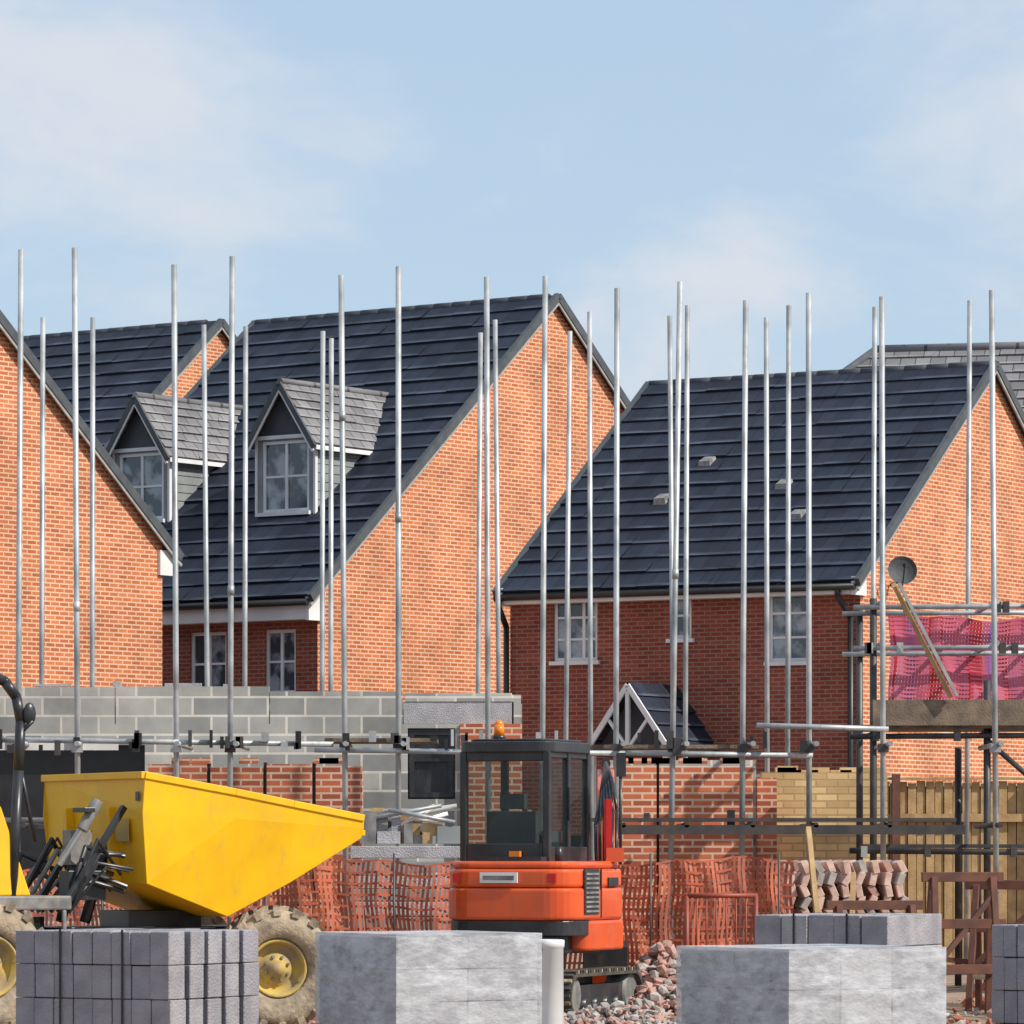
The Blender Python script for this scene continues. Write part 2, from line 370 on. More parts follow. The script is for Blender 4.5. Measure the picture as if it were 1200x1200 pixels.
g.obj('porch', hc)
g = G()
g.cyl((.03, 1.15, 6.2), (.3, 1.1, 6.3), .025, BLACK)
dn = Vector((.55, -.8, .25)).normalized(); da_ = dn.cross(Vector((0, 0, 1))).normalized(); db_ = da_.cross(dn)
dc = Vector((.32, 1.0, 6.42)); prev = None
for r_, d_ in ((.001, 0), (.11, .015), (.20, .05), (.26, .09)):
    ring_ = [dc+dn*d_+(da_*math.cos(6.2832*i/18)+db_*math.sin(6.2832*i/18))*r_ for i in range(18)]
    if prev:
        for i in range(18): g.face([prev[i], prev[(i+1) % 18], ring_[(i+1) % 18], ring_[i]], CLAD_D)
    prev = ring_
g.cyl(dc+db_*-.28, dc+dn*.35, .012, BLACK, 6); g.box(*(v for q in range(3) for v in ((dc+dn*.35)[q]-.03, (dc+dn*.35)[q]+.03)), BLACK)
g.obj('satellite_dish_mount', hc)
g = G()
for x, y in ((-4.55, 3.0), (-2.6, 2.25), (-4.95, 2.0), (-1.9, 1.4)):
    z = 6.4+kc*y+.1
    g.hexa([(x-.13, y-.13, z-.12), (x+.13, y-.13, z-.12), (x+.13, y+.12, z+.05), (x-.13, y+.12, z+.05), (x-.11, y-.12, z+.0), (x+.11, y-.12, z+.0), (x+.11, y+.11, z+.10), (x-.11, y+.11, z+.10)], GREYM)
g.obj('roof_vents', hc)

hb, kb = house('brick_house', (-3.45, 80), th(36), 7.2, 14.4, 6.27, 12.07, BRICK_SHADED,
    [(-1.2, -.5, 4.35, 5.5, 2, 2), (-2.95, -2.1, 4.35, 5.5, 2, 2), (-5.6, -4.6, 4.35, 5.5, 2, 2)], n=21, fascia=0.34, pipes=())
def dormer(parent, ze, k, x0, x1, u0, zt, za):
    g = G(); zb = ze+k*u0; c = (x0+x1)/2
    ut = (zt-ze)/k; ua = (za-ze)/k
    hole = (x0+.13, x1-.13, zb+.12, zt-.05)
    wall_holes(g, x0, x1, zb-.2, zt, [hole], CLAD, y=u0, reveal=.06)
    g.face([(x0, u0, zt), (x1, u0, zt), (c, u0, za-.06)], CLAD_D)
    g.face([(x1, u0, zb-.1), (x1, ut+.1, zt), (x1, u0, zt)], CLAD)
    g.face([(x0, u0, zb-.1), (x0, ut+.1, zt), (x0, u0, zt)][::-1], CLAD)
    for i in range(1, 9):
        z = zb+(zt-zb)*i/9; g.box(x1, x1+.01, u0+.02, (z-ze)/k, z-.008, z, CLAD_D)
    g.box(x1-.02, x1+.03, u0-.02, u0+.05, zb, zt, WHITE)
    g.box(x0-.03, x0+.02, u0-.02, u0+.05, zb, zt, WHITE)
    g.box(x0, x1, u0-.04, u0-.003, zt-.02, zt+.05, WHITE)
    g.obj('dormer_walls', parent)
    window(parent, *hole, u0-.02, 2, 2, name='dormer_window')
    g = G(); o = .14; kk = (za-zt)/((x1-x0)/2); zl = zt-o*kk
    slope(g, (x1+o, u0-.18, zl+.04), (x1+o, (zl-ze)/k+.05, zl+.04), (c, ua+.1, za+.04), (c, u0-.18, za+.04), 7, GREYTILE, h=.03)
    slope(g, (x0-o, (zl-ze)/k+.05, zl+.04), (x0-o, u0-.18, zl+.04), (c, u0-.18, za+.04), (c, ua+.1, za+.04), 7, GREYTILE, h=.03)
    g.cyl((c, u0-.18, za+.05), (c, ua, za+.05), .06, GREYTILE, 8)
    for s, x in ((1, x1), (-1, x0)):
        g.beam((x+s*(o+.0), u0-.2, zl-.02), (c, u0-.2, za-.0), .05, .10, VERGE)
        g.beam((x+s*(o-.03), u0-.19, zl-.1), (c, u0-.19, za-.11), .03, .05, WHITE)
    g.box(x1+.1, x1+o+.02, u0-.15, (zl-ze)/k-.02, zl-.06, zl+.02, WHITE)
    g.obj('dormer_roof', parent)
dormer(hb, 6.27, kb, -2.78, -1.42, 1.7, 9.12, 10.1)
dormer(hb, 6.27, kb, -6.26, -4.9, 1.7, 9.07, 10.05)
dA = 14.4
ha, ka = house('brick_house', (-5.9-dA*math.sin(th(36)), 76-dA*math.cos(th(36))), th(36), 9, dA, 6.75, 12.55, BRICK_SHADED, [(-2.2, -1.0, 4.4, 5.6, 2, 2)], n=21, fascia=.26, light=True)
hd, kd = house('brick_house', (-10.45, 89.2), th(36), 11, 14.4, 6.85, 12.68, BRICK_SHADED, [(-2.2, -1.0, 4.4, 5.6, 2, 2)], n=21, fascia=.26)
dormer(hd, 6.85, kd, -4.6, -3.3, 1.6, 9.6, 10.6)
def hip_house(name, loc, theta, L, D, ze, zr, hipl):
    e = empty(name, (loc[0], loc[1], 0), -theta); g = G(); a = D/2
    for q in ([(-L, 0), (0, 0)], [(0, 0), (0, D)], [(0, D), (-L, D)], [(-L, D), (-L, 0)]):
        (x0, y0), (x1, y1) = q
        g.face([(x0, y0, -.5), (x1, y1, -.5), (x1, y1, ze), (x0, y0, ze)], BRICK)
    g.obj('walls', e); g = G(); o = .3
    slope(g, (-L-o, -o, ze), (o, -o, ze), (-hipl, a, zr), (-L+hipl, a, zr), 18, GREYTILE)
    slope(g, (o, D+o, ze), (-L-o, D+o, ze), (-L+hipl, a, zr), (-hipl, a, zr), 18, GREYTILE)
    slope(g, (o, -o, ze), (o, D+o, ze), (-hipl, a, zr), (-hipl, a, zr), 18, GREYTILE)
    slope(g, (-L-o, D+o, ze), (-L-o, -o, ze), (-L+hipl, a, zr), (-L+hipl, a, zr), 18, SLATE)  # dark tile paints this hip as shaded against the pale sunlit slopes
    g.cyl((-L+hipl, a, zr+.0), (-hipl, a, zr+.0), .11, GREYTILE, 8)
    for p in ((-L-o, -o, ze+.04), (-L-o, D+o, ze+.04)): g.cyl(p, (-L+hipl, a, zr), .1, VERGE, 8)
    for p in ((o, -o, ze+.04), (o, D+o, ze+.04)): g.cyl(p, (-hipl, a, zr), .1, VERGE, 8)
    g.obj('roof', e); return e
hip_house('brick_house', (16.9, 92), th(12), 14, 9, 8.6, 12.5, 3.9)

# ------------------------------------------------------------------ shell of new house
e = empty('unfinished_brick_house', (0, 0, 0))
g = G()
wall_holes(g, -6.9, .12, -.2, 3.05, [(-1.25, -.68, 2.15, 3.0), (-6.4, -4.4, 1.2, 2.80)], BLOCK, y=54, reveal=.2)
for x0, x1, z1 in ((-6.9, -4.75, 3.49), (-4.75, -2.9, 3.5), (-2.9, -1.3, 3.44), (.0, .12, 3.4)):
    g.box(x0, x1-.012, 54.0, 54.1, 3.05, z1, BLOCK)
g.box(-4.35, .12, 54.215, 54.33, -.2, 3.3, BLOCK); g.box(-6.9, -4.36, 54.215, 54.33, 2.82, 3.3, BLOCK)
g.face([(-6.45, 54.18, 1.15), (-4.35, 54.18, 1.15), (-4.35, 54.18, 2.82), (-6.45, 54.18, 2.82)], BLACK)  # added black sheet, paints the dark interior shade of the opening
g.box(-1.28, .0, 53.99, 54.12, 3.32, 3.42, BLOCK)
g.box(-1.3, .02, 54.0, 54.1, 3.052, 3.315, CB2)
g.box(-.62, .12, 53.9, 53.995, -.2, 3.05, BRICK_NEW)
for i in range(5):
    x = R.uniform(-6.2, -3.0); g.box(x, x+.44 if R.random() < .4 else x+.1, 54.0, 54.1, 3.5, 3.5+R.choice([.06, .04, .03]), CB2)
g.obj('block_wall', e)
g = G()
g.box(-1.23, -1.17, 54.03, 54.12, 2.17, 2.98, BLK); g.box(-.76, -.70, 54.03, 54.12, 2.17, 2.98, BLK)
g.box(-1.17, -.76, 54.03, 54.12, 2.17, 2.23, BLK); g.box(-1.17, -.76, 54.03, 54.12, 2.92, 2.98, BLK)
g.box(-1.17, -.76, 54.03, 54.10, 2.6, 2.64, BLK); g.face([(-1.17, 54.08, 2.2), (-.76, 54.08, 2.2), (-.76, 54.08, 2.95), (-1.17, 54.08, 2.95)], BLK)
g.obj('window', e)
g = G()
for x0, x1, z1 in ((-4.08, -3.42, 2.5), (-3.38, -2.79, 2.47), (-2.75, -2.24, 2.5), (-2.20, -1.68, 2.48)):
    g.box(x0, x1, 50.5, 50.72, -.2, z1, BRICK_NEW)
g.box(-4.08, -1.68, 50.76, 50.86, -.2, 2.42, BLOCK)
for x0, x1, z1 in ((1.1, 1.62, 2.49), (1.65, 2.7, 2.47)):
    g.box(x0, x1, 50.5, 50.72, -.2, z1, BRICK_NEW)
g.box(1.1, 2.75, 50.76, 50.86, -.2, 2.55, BLOCK)
g.box(2.76, 2.98, 50.7, 54.2, -.2, 2.35, BRICK_NEW)
for i in range(16):
    x = R.choice([R.uniform(-4.05, -1.9), R.uniform(1.12, 2.45)]); g.box(x, x+.215, 50.5, 50.6, 2.505, 2.57, BRICK_NEW)
g.obj('brick_wall', e)
g = G()
for x in (-3.4, -2.77, -2.22, 1.635): g.box(x-.018, x+.018, 50.56, 50.7, -.2, 2.52, BLACK)
g.obj('cavity_closers', e)
g = G()
g.box(2.99, 4.5, 54.0, 54.3, -.2, 2.47, BUFF)
g.box(2.9, 4.05, 52.2, 52.6, -.2, 1.75, BUFF)
for i in range(9):
    x = R.uniform(3.0, 4.2); g.box(x, x+.25, 54.02, 54.2, 2.47, 2.47+R.choice([.03, .06, .08]), BUFF)
g.obj('stone_wall')

# ------------------------------------------------------------------ scaffolding
tr = .031
def coupler(g, x, y, z): g.box(x-.055, x+.055, y-.085, y+.05, z-.045, z+.045, DARKTUBE if R.random() < .6 else GALV)
near = [(-5.23, 7.93), (-4.66, 7.95), (-3.6, 7.77), (-2.98, 7.86), (-1.82, 7.66), (-1.21, 7.75), (-.27, 7.64), (.355, 7.65), (1.12, 7.52), (1.79, 7.59), (2.49, 7.39), (3.16, 7.47), (3.94, 7.43), (5.11, 7.5)]
far = [(-5.83, 8.16), (-5.21, 8.16), (-3.83, 8.07), (-3.31, 8.05), (-2.35, 7.99), (-2.245, 7.9), (-.39, 7.97), (-.21, 8.13), (.72, 7.99), (.965, 8.23), (1.96, 8.18), (2.18, 8.31), (3.16, 8.16), (3.44, 8.31), (4.51, 8.29), (5.69, 8.37)]
se = empty('scaffolding')
g = G()
for x, z in near:
    lx = R.uniform(-.06, .06)
    if abs(x-1.79) < .01: lx = -.12
    g.cyl((x+lx, 48, 0), (x, 48, z), tr, GALV, 10)
    coupler(g, x+lx*.65, 48, 2.62); g.cyl((x+lx, 48, 0), (x+lx, 48, .02), .09, GALV, 8)
    zj = R.uniform(4.0, 6.4)
    if R.random() < .35: g.cyl((x+lx*(1-zj/z), 48, zj), (x+lx*(1-(zj+.1)/z), 48, zj+.1), tr+.006, GALV, 10)
for x, z in far:
    lx = R.uniform(-.08, .08); yy = 56
    g.cyl((x+lx, yy, 0), (x, yy, z), tr*1.02, GALV, 10)
g.obj('standards', se)
g = G()
g.cyl((-6.2, 47.93, 2.72), (-1.9, 47.93, 2.66), .03, GALV)
g.cyl((-2.1, 47.9, 2.60), (1.2, 47.92, 2.56), .03, GALV)
g.cyl((.8, 47.93, 2.57), (3.2, 47.93, 2.54), .03, GALV)
g.cyl((2.6, 47.87, 2.86), (4.0, 47.87, 2.82), .03, GALV)
g.cyl((-6.2, 47.93, 1.86), (-1.0, 47.93, 1.84), .028, GALV)
for x, z in near:
    L = R.uniform(1.0, 1.9)
    g.cyl((x+.06, 47.6, 2.66), (x+.06, 48.0+L, 2.66), .028, GALV)
    g.cyl((x+.06, 47.7, 1.8), (x+.06, 50.2, 1.8), .028, DARKTUBE)
g.obj('ledgers', se)
g = G()
for k in range(4):
    g.box(-6.4, -4.15, 48.1+k*.24, 48.32+k*.24, 2.69, 2.73, BOARD)
    g.box(-2.0+R.uniform(-.1, .1), -.8, 48.1+k*.24, 48.32+k*.24, 2.69, 2.73, BOARD)
    g.box(.85, 2.6+R.uniform(-.1, .1), 48.1+k*.24, 48.32+k*.24, 2.62, 2.66, BOARD)
    g.box(.85+R.uniform(-.1, .1), 4.75+R.uniform(-.3, .1), 47.75+k*.24, 47.97+k*.24, 1.835+.002*k, 1.875+.002*k, BOARD_D)
g.box(-6.4, -4.2, 48.04, 48.075, 2.60, 2.68, WHITE)
g.box(.9, 4.8, 47.7, 47.735, 1.70, 1.80, BOARD_D)
g.obj('boards', se)
g = G()
for i in range(60):
    x = R.uniform(-5.8, 3.1); z = R.choice([2.62, 2.7, 1.85])
    g.box(x, x+R.uniform(.03, .09), 47.84, 47.9, z-R.uniform(0, .1), z+R.uniform(.03, .12), R.choice([BLACK, DARKTUBE, GALV, BLACK]))
g.obj('fittings', se)

s2 = empty('scaffolding')
g = G()
for x, z0, z1, y in ((3.97, 0, 4.3, 49.5), (5.22, 0, 3.4, 49.5), (5.05, 0, 2.7, 51), (6.4, 0, 5, 49.5), (3.95, 0, 4.3, 51.2), (6.3, 0, 5, 51.2)):
    g.cyl((x, y, z0), (x, y, z1), .04, DARKTUBE)
for z, y in ((4.2, 49.45), (3.75, 49.45), (4.22, 51.15), (3.76, 51.15)):
    g.cyl((3.75, y, z), (7, y, z+.02), .028, GALV)
g.cyl((3.7, 49.4, 2.78), (7, 49.4, 2.8), .032, DARKTUBE); g.cyl((3.7, 49.4, 1.53), (7, 49.4, 1.5), .035, DARKTUBE)
g.cyl((5.2, 49.42, 2.75), (6.4, 49.42, 1.7), .03, DARKTUBE)
for x in (4.05, 5.3, 6.3):
    for z in (4.25, 3.8, 2.84): g.cyl((x, 49.2, z), (x, 51.4, z), .028, GALV if z > 3 else DARKTUBE)
for i in range(14):
    x = R.uniform(3.8, 5.9); z = R.choice([4.2, 3.75, 2.79, 1.52]); g.box(x, x+.07, 49.34, 49.42, z-.06, z+.06, R.choice([DARKTUBE, GALV]))
g.obj('tubes', s2)
g = G()
g.box(3.95, 7, 49.3, 49.34, 2.9, 3.18, BOARD)
for k in range(5): g.box(3.8, 7, 49.38+k*.3, 49.65+k*.3, 2.87, 2.91, BOARD)
for k in range(4): g.box(3.9, 7, 49.45+k*.3, 49.7+k*.3, 1.56, 1.60, BOARD_D)
g.beam((4.16, 49.2, 4.45), (4.80, 49.25, 3.2), .03, .05, TIMBER)
g.beam((4.22, 49.15, 4.45), (4.86, 49.2, 3.22), .03, .035, VERGE_L)
g.obj('boards', s2)
g = G()
def net(g, x0, x1, z0, z1, y, step, w, mfun, amp=.04, ph=0, ends=None, hs=1.3):
    def off(x, z): return amp*(math.sin(x*5.1+ph+z*1.2)+.6*math.sin(x*11.3+ph*2)+.4*math.sin(z*6+x*2)+.5*math.sin(x*23+z*3))
    n = int((x1-x0)/step); mz = max(2, int((z1-z0)/.12))
    top = (lambda x: z1+.03*math.sin(x*3.1+ph)+.02*math.sin(x*9)) if ends is None else ends
    for i in range(n+1):
        x = x0+i*step; m = mfun(x)
        for j in range(mz):
            a = z0+(top(x)-z0)*j/mz; b = z0+(top(x)-z0)*(j+1)/mz
            sx = .02*math.sin(a*7+ph+x*3); sy = .02*math.sin(b*7+ph+x*3)
            g.face([(x+sx, y+off(x, a), a), (x+w+sx, y+off(x+w, a), a), (x+w+sy, y+off(x+w, b), b), (x+sy, y+off(x, b), b)], m)
    nz = int((z1-z0)/(step*hs)); nx = int((x1-x0)/.15)
    for j in range(nz+1):
        t = j/nz
        for i in range(nx):
            a = x0+(x1-x0)*i/nx; b = x0+(x1-x0)*(i+1)/nx
            za = z0+(top(a)-z0)*t; zb = z0+(top(b)-z0)*t
            g.face([(a, y+off(a, za)-.004, za-w*.4), (b, y+off(b, zb)-.004, zb-w*.4), (b, y+off(b, zb)-.004, zb+w*.4), (a, y+off(a, za)-.004, za+w*.4)], mfun(a))
net(g, 4.3, 7.0, 3.19, 4.17, 51.3, .035, .032, lambda x: BLUEP if (x % .9) < .07 else (REDP if (x % .43) < .05 else PINK), amp=.012)
g.obj('debris_netting')

# ------------------------------------------------------------------ orange safety netting fence
g = G()
net(g, -2.5, 2.75, .1, 1.42, 44, .045, .028, lambda x: MESHORG, amp=.05, ph=1, hs=2.4)
for i in range(5):
    x = -2.4+i*1.25; g.cyl((x, 43.9, 0), (x, 43.9, 1.5), .012, DARKTUBE, 6)
g.obj('safety_net_fence')
g = G()
net(g, -5.4, -2.6, .1, 1.3, 44.6, .045, .028, lambda x: MESHORG, amp=.05, ph=3, hs=2.4)
for i in range(3):
    x = -5.3+i*1.25; g.cyl((x, 44.5, 0), (x, 44.5, 1.5), .012, DARKTUBE, 6)
g.obj('safety_net_fence')

# ------------------------------------------------------------------ wooden fence
g = G()
for i in range(44):
    x = 4.55+i*.115; h = 2.4+R.uniform(-.02, .02); q = R.uniform(0, .02)
    g.box(x, x+.105, 57+(.02 if i % 2 else 0), 57.02+(.02 if i % 2 else 0)+q, 0, h, TIMBER)
g.box(4.55, 9.6, 57.05, 57.06, 0, 2.35, TIMBER_R)
for x in (4.8, 6.6, 8.4): g.box(x, x+.1, 56.85, 56.97, 0, 2.5, TIMBER_R)
g.box(4.55, 9.5, 56.93, 56.995, 1.9, 2.0, TIMBER)
g.box(4.55, 9.5, 56.94, 57.06, 2.43, 2.46, TIMBER)
g.obj('wooden_fence')

# ------------------------------------------------------------------ stacks
def brick_stack(name, x, y, rz, nx, nz, ny=3):
    g = G()
    g.box(-.5, nx*.14-.3, -.05, .9, 0, .12, TIMBER_R)
    for k in range(nz):
        for i in range(nx):
            for j in range(ny):
                if k == nz-1 and R.random() < .35: continue
                t = math.radians(22 if k % 2 else -22)+R.uniform(-.22, .22)
                mt = Matrix.Translation((i*.14-.35+R.uniform(-.02, .02), j*.26+.1+R.uniform(-.03, .03), .12+k*.118+.06)) @ Matrix.Rotation(t, 4, 'Y') @ Matrix.Rotation(R.uniform(-.12, .12), 4, 'Z')
                g.box(-.033, .033, -.11, .11, -.066, .066, R.choice([PALEBR, PALEBR, PALEBR, STONE2, STONE1]), mt)
    return g.obj(name, loc=(x, y, 0), rot=rz, bevel=.004, seg=1)
brick_stack('brick_pallet', 3.15, 45.2, .1, 9, 11)
g = G()
for i in range(11):
    g.box(-1.62+R.uniform(-.05, .05), -.5+R.uniform(-.08, .08), 46.1, 47.2, i*.145, i*.145+R.uniform(.10, .14), R.choice([GREYM, CB2, CLAD, CB2, CLAD]))
g.obj('building_sheet_stack', bevel=.006)
g = G()
for i in range(12):
    z = 1.68+R.uniform(0, .3); g.cyl((-1.55+R.uniform(0, .3), 46.3+i*.07, z), (-.7+R.uniform(-.2, .15), 46.3+i*.07, 1.66+R.uniform(0, .34)), .022, R.choice([WHITE, GALV, VERGE_L]), 8)
for i in range(26):
    x = R.uniform(-1.6, -.7); z = 1.60; y = R.uniform(46.3, 46.9); g.box(x, x+R.uniform(.08, .25), y, y+.2, z, z+R.uniform(.06, .4), R.choice([CLAD, GREYM, CB2, VERGE_L, GREYM, TIMBER]))
g.obj('pipe_bundle')

def trestle(x, y, w, h, rz):
    g = G()
    for s in (-1, 1):
        for yy in (-.25, .25): g.beam((s*w/2, yy, 0), (s*w/2*.9, yy*.15, h), .06, .06, TIMBER_R)
        g.beam((s*w/2, -.2, h*.3), (s*w/2, .2, h*.3), .04, .06, TIMBER_R)
    for z, yy in ((h, 0), (h*.66, -.1), (h*.33, -.18)): g.beam((-w/2-.08, yy, z), (w/2+.08, yy, z), .05, .09, TIMBER_R)
    g.beam((-w/2, -.15, h*.33), (w/2, -.06, h*.9), .04, .05, TIMBER_R)
    g.obj('wooden_trestle', loc=(x, y, 0), rot=rz, bevel=.004)
trestle(4.2, 42, .62, 1.28, .15); trestle(4.75, 43, .7, 1.2, -.3); trestle(3.5, 43.5, .8, 1.0, .2)
REDST = M('red_barrier_paint', (0.32, 0.05, 0.03), (0.2, 0.05, 0.03), 6, .5)
g = G()
g.tube([(-.33, 0, 0), (-.33, 0, 1.1), (.33, 0, 1.1), (.33, 0, 0)], .022, REDST)
g.cyl((-.33, 0, .35), (.33, 0, .35), .018, REDST)
for i in range(1, 7): g.cyl((-.33+i*.094, 0, .35), (-.33+i*.094, 0, 1.1), .009, REDST, 6)
for s in (-1, 1): g.cyl((s*.33, -.25, .02), (s*.33, .25, .02), .02, REDST)
g.obj('pedestrian_barrier', loc=(1.98, 42.6, 0), rot=.1)
g = G(); g.beam((3.05, 44.0, .2), (2.95, 44.9, 1.75), .05, .07, TIMBER)
g.beam((3.3, 44.0, 0), (3.38, 44.6, 1.3), .05, .07, TIMBER); g.obj('leaning_timber')
g = G()
for i in range(46):
    x = R.uniform(2.3, 5.4); y = R.uniform(42.2, 44.6); a = R.uniform(0, 3.14); l = R.uniform(.2, .7)
    z = R.uniform(.02, .55)*(1 if x > 3 else .3)
    g.beam((x, y, z), (x+l*math.cos(a), y+.3*l*math.sin(a), max(.02, z-R.uniform(0, .4))), .04, .05, R.choice([TIMBER_R, TIMBER_R, BOARD, STONE3, REDST]))
g.obj('timber_offcuts_pile')

# ------------------------------------------------------------------ block pallets in the foreground
def block_pallet(x, y, rz, w, d, h, mats, wrap=False, bwx=.105, bdy=.445, slant=0, bhh=.22):
    e = empty('concrete_block_pallet', (x, y, 0), rz)
    g = G()
    for yy in (0.02, d/2-.05, d-.12): g.box(-w, 0, yy, yy+.1, 0, .09, TIMBER_R)
    for i in range(7):
        xx = -w+i*(w-.1)/6; g.box(xx, xx+.1, .01, d-.01, .092, .112, TIMBER_R)
    g.obj('pallet', e)
    g = G(); z = .115
    nh = max(1, round((h-z)/bhh)); bh = (h-z)/nh
    nx = max(1, round(w/bwx)); bw = w/nx
    ny = max(1, round(d/bdy)); bd = d/ny
    for row in range(nh):
        for i in range(nx):
            for j in range(ny):
                a = R.uniform(-.005, .005); b = R.uniform(-.008, .008)
                edge = (i in (0, nx-1)) or (j in (0, ny-1)) or row == nh-1
                if not edge: continue
                y0 = j*bd+.003+b+(slant*.5 if j > 0 else 0); y1 = (j+1)*bd-.003+b-(slant*.5 if j < ny-1 else 0)
                x0 = -w+i*bw+.002+a; x1 = -w+(i+1)*bw-.003+a
                z0_ = z+row*bh; z1_ = z+(row+1)*bh-.003+R.uniform(-.006, .0)
                g.box(x0, x1, y0, y1, z0_, z1_, R.choice(mats))
    g.obj('blocks', e, bevel=.005, seg=1)
    g = G(); g.box(-w+.06, -.06, .06, d-.06, .12, h-.03, CORE); g.obj('core', e)
    # plastic strapping bands round the pack
    g = G()
    for q in (.3, .7):
        xx = -w*q; g.box(xx-.008, xx+.008, -.012, -.009, .1, h+.003, BLACK); g.box(xx-.008, xx+.008, -.012, d+.012, h+.003, h+.006, BLACK)
    if not wrap: g.obj('strapping', e)
    else: g.bm.free()
    if wrap:
        g = G(); o = .014; N = 10
        def wv(u, v): return .008*math.sin(u*9+v*4)+.005*math.sin(v*17+u*3)
        P = [(-w-o, -o), (o, -o), (o, d+o), (-w-o, d+o)]
        for q in range(4):
            ax, ay = P[q]; bx, by = P[(q+1) % 4]; nx_, ny_ = (by-ay), -(bx-ax); ln = math.hypot(nx_, ny_); nx_ /= ln; ny_ /= ln
            def pt_(i, j):
                t = i/N; zz = .14+(h+o-.14)*j/N; k_ = wv(t+q, zz) if 0 < i < N else 0
                return (ax+(bx-ax)*t+nx_*k_, ay+(by-ay)*t+ny_*k_, zz)
            for i in range(N):
                for j in range(N): g.face([pt_(i, j), pt_(i+1, j), pt_(i+1, j+1), pt_(i, j+1)], WRAP, smooth=True)
        g.face([(P[0][0], P[0][1], h+o), (P[1][0], P[1][1], h+o), (P[2][0], P[2][1], h+o), (P[3][0], P[3][1], h+o)], WRAP)
        g.obj('plastic_wrap', e)
    return e
block_pallet(-2.2, 29, -th(30), 1.23, 1.05, 1.0, [CB1, CB3, CB1, CB1], bdy=.21, slant=.045, bwx=.15)
block_pallet(-.74, 29, -th(60), 1.1, 1.06, .965, [CB2, CB1, CB1], wrap=True, bwx=.22)
block_pallet(1.785, 29, -th(57), 1.23, 1.26, .87, [CB2, CB1, CB1], wrap=True, bwx=.22)
block_pallet(2.75, 33, -th(28), 1.07, 1.05, 1.05, [CB1, CB2, CB1], bwx=.22)
block_pallet(4.25, 30, -th(40), 1.27, 1.1, 1.02, [CB1, CB3, CB1])
g = G(); g.lathe([(0, 0.0001), (.0, .085), (.03, .09), (.88, .088), (.885, .095), (.93, .095), (.935, .075), (.92, .07), (.9, .0001)], WHITE, 20)
o = g.obj('waste_pipe', loc=(.25, 29.6, 0)); o.rotation_euler = (0, -math.pi/2, 0)

# ------------------------------------------------------------------ wheel builder
def wheel(parent, c, r, w, rz, side, name):
    e = bpy.data.objects.new(name, None); scene.collection.objects.link(e); e.parent = parent; e.location = c; e.rotation_euler = (.35, 0, rz)
    g = G(); h = w/2
    g.lathe([(h*.55, r*.48), (h*.85, r*.52), (h*1.0, r*.75), (h*.92, r*.9), (h*.6, r*.955), (0, r*.965), (-h*.6, r*.955), (-h*.92, r*.9), (-h, r*.75), (-h*.85, r*.52), (-h*.55, r*.48)][::-1], MUDRUB, 40)
    nl = 18
    for i in range(nl):
        for s in (-1, 1):
            t = 2*math.pi*(i+(.5 if s > 0 else 0))/nl
            def P(a, ang, rr): return Vector((a, rr*math.cos(ang), rr*math.sin(ang)))
            da = .085; sk = .20
            cs = []
            for rr in (r*.90, r*1.04):
                cs += [P(s*h*.02, t-da*.5-sk, rr), P(s*h*1.03, t-da*.6+sk*.2, rr*.965), P(s*h*1.03, t+da*.9+sk*.2, rr*.965), P(s*h*.02, t+da*.5-sk, rr)]
            g.hexa(cs, MUDRUB)
    g.obj('tyre', e, fixn=True)
    g = G(); s = side
    prof = [(s*h*.56, r*.49), (s*h*.75, r*.48), (s*h*.75, r*.44), (s*h*.35, r*.41), (s*h*.25, r*.28), (s*h*.45, r*.24), (s*h*.5, r*.14), (s*h*.75, r*.12), (s*h*.78, .0005)]
    g.lathe(prof if s < 0 else prof[::-1], HUBM, 28)
    for i in range(8):
        t = 2*math.pi*i/8
        g.cyl((s*h*.40, r*.20*math.cos(t), r*.20*math.sin(t)), (s*h*.56, r*.20*math.cos(t), r*.20*math.sin(t)), .014, GREYM, 6)
    g.obj('hub', e, fixn=True)

# ------------------------------------------------------------------ dumper
d = empty('site_dumper', (-3.92, 39.26, 0), -th(60))
g = G()
def ring(y, zt, zf, zb, wt, wf, wb, yf=None, yb=None):
    yf = y if yf is None else yf; yb = y if yb is None else yb
    return [Vector((wt, y, zt)), Vector((wf, yf, zf)), Vector((wb, yb, zb)), Vector((-wb, yb, zb)), Vector((-wf, yf, zf)), Vector((-wt, y, zt))]
rs = [ring(.30, 2.17, 1.84, 1.24, 1.05, 1.04, 1.0, .28, .34),
      ring(1.16, 2.03, 1.80, .95, 1.06, 1.05, .90, 1.16, 1.16),
      ring(1.72, 1.93, 1.76, 1.24, 1.06, 1.05, .98, 1.72, 1.72),
      ring(2.42, 1.81, 1.72, 1.63, 1.05, 1.045, 1.03, 2.42, 2.40)]
def skin(rs, m, flip=False):
    V = [[g.bm.verts.new(p) for p in r] for r in rs]
    for i in range(len(V)-1):
        for j in range(5):
            q = [V[i][j], V[i][j+1], V[i+1][j+1], V[i+1][j]]
            if not flip: q = q[::-1]
            f = g.bm.faces.new(q); f.material_index = g.mi(m)
    q = V[0] if not flip else V[0][::-1]
    f = g.bm.faces.new(q); f.material_index = g.mi(m)
skin(rs, YELLOW)
inner = [[Vector((p.x*.965, p.y+(.04 if k == 0 else 0), p.z+.02)) for p in r] for k, r in enumerate(rs)]
skin(inner, YELLOW_D, True)
for s in (-1, 1):
    for a, b in zip(rs[:-1], rs[1:]):
        p, q = a[0].copy(), b[0].copy(); p.x *= s; q.x *= s
        g.beam(p+Vector((-s*.02, 0, 0)), q+Vector((-s*.02, 0, 0)), .07, .06, YELLOW)
g.beam((-1.05, .30, 2.17), (1.05, .30, 2.17), .07, .06, YELLOW)
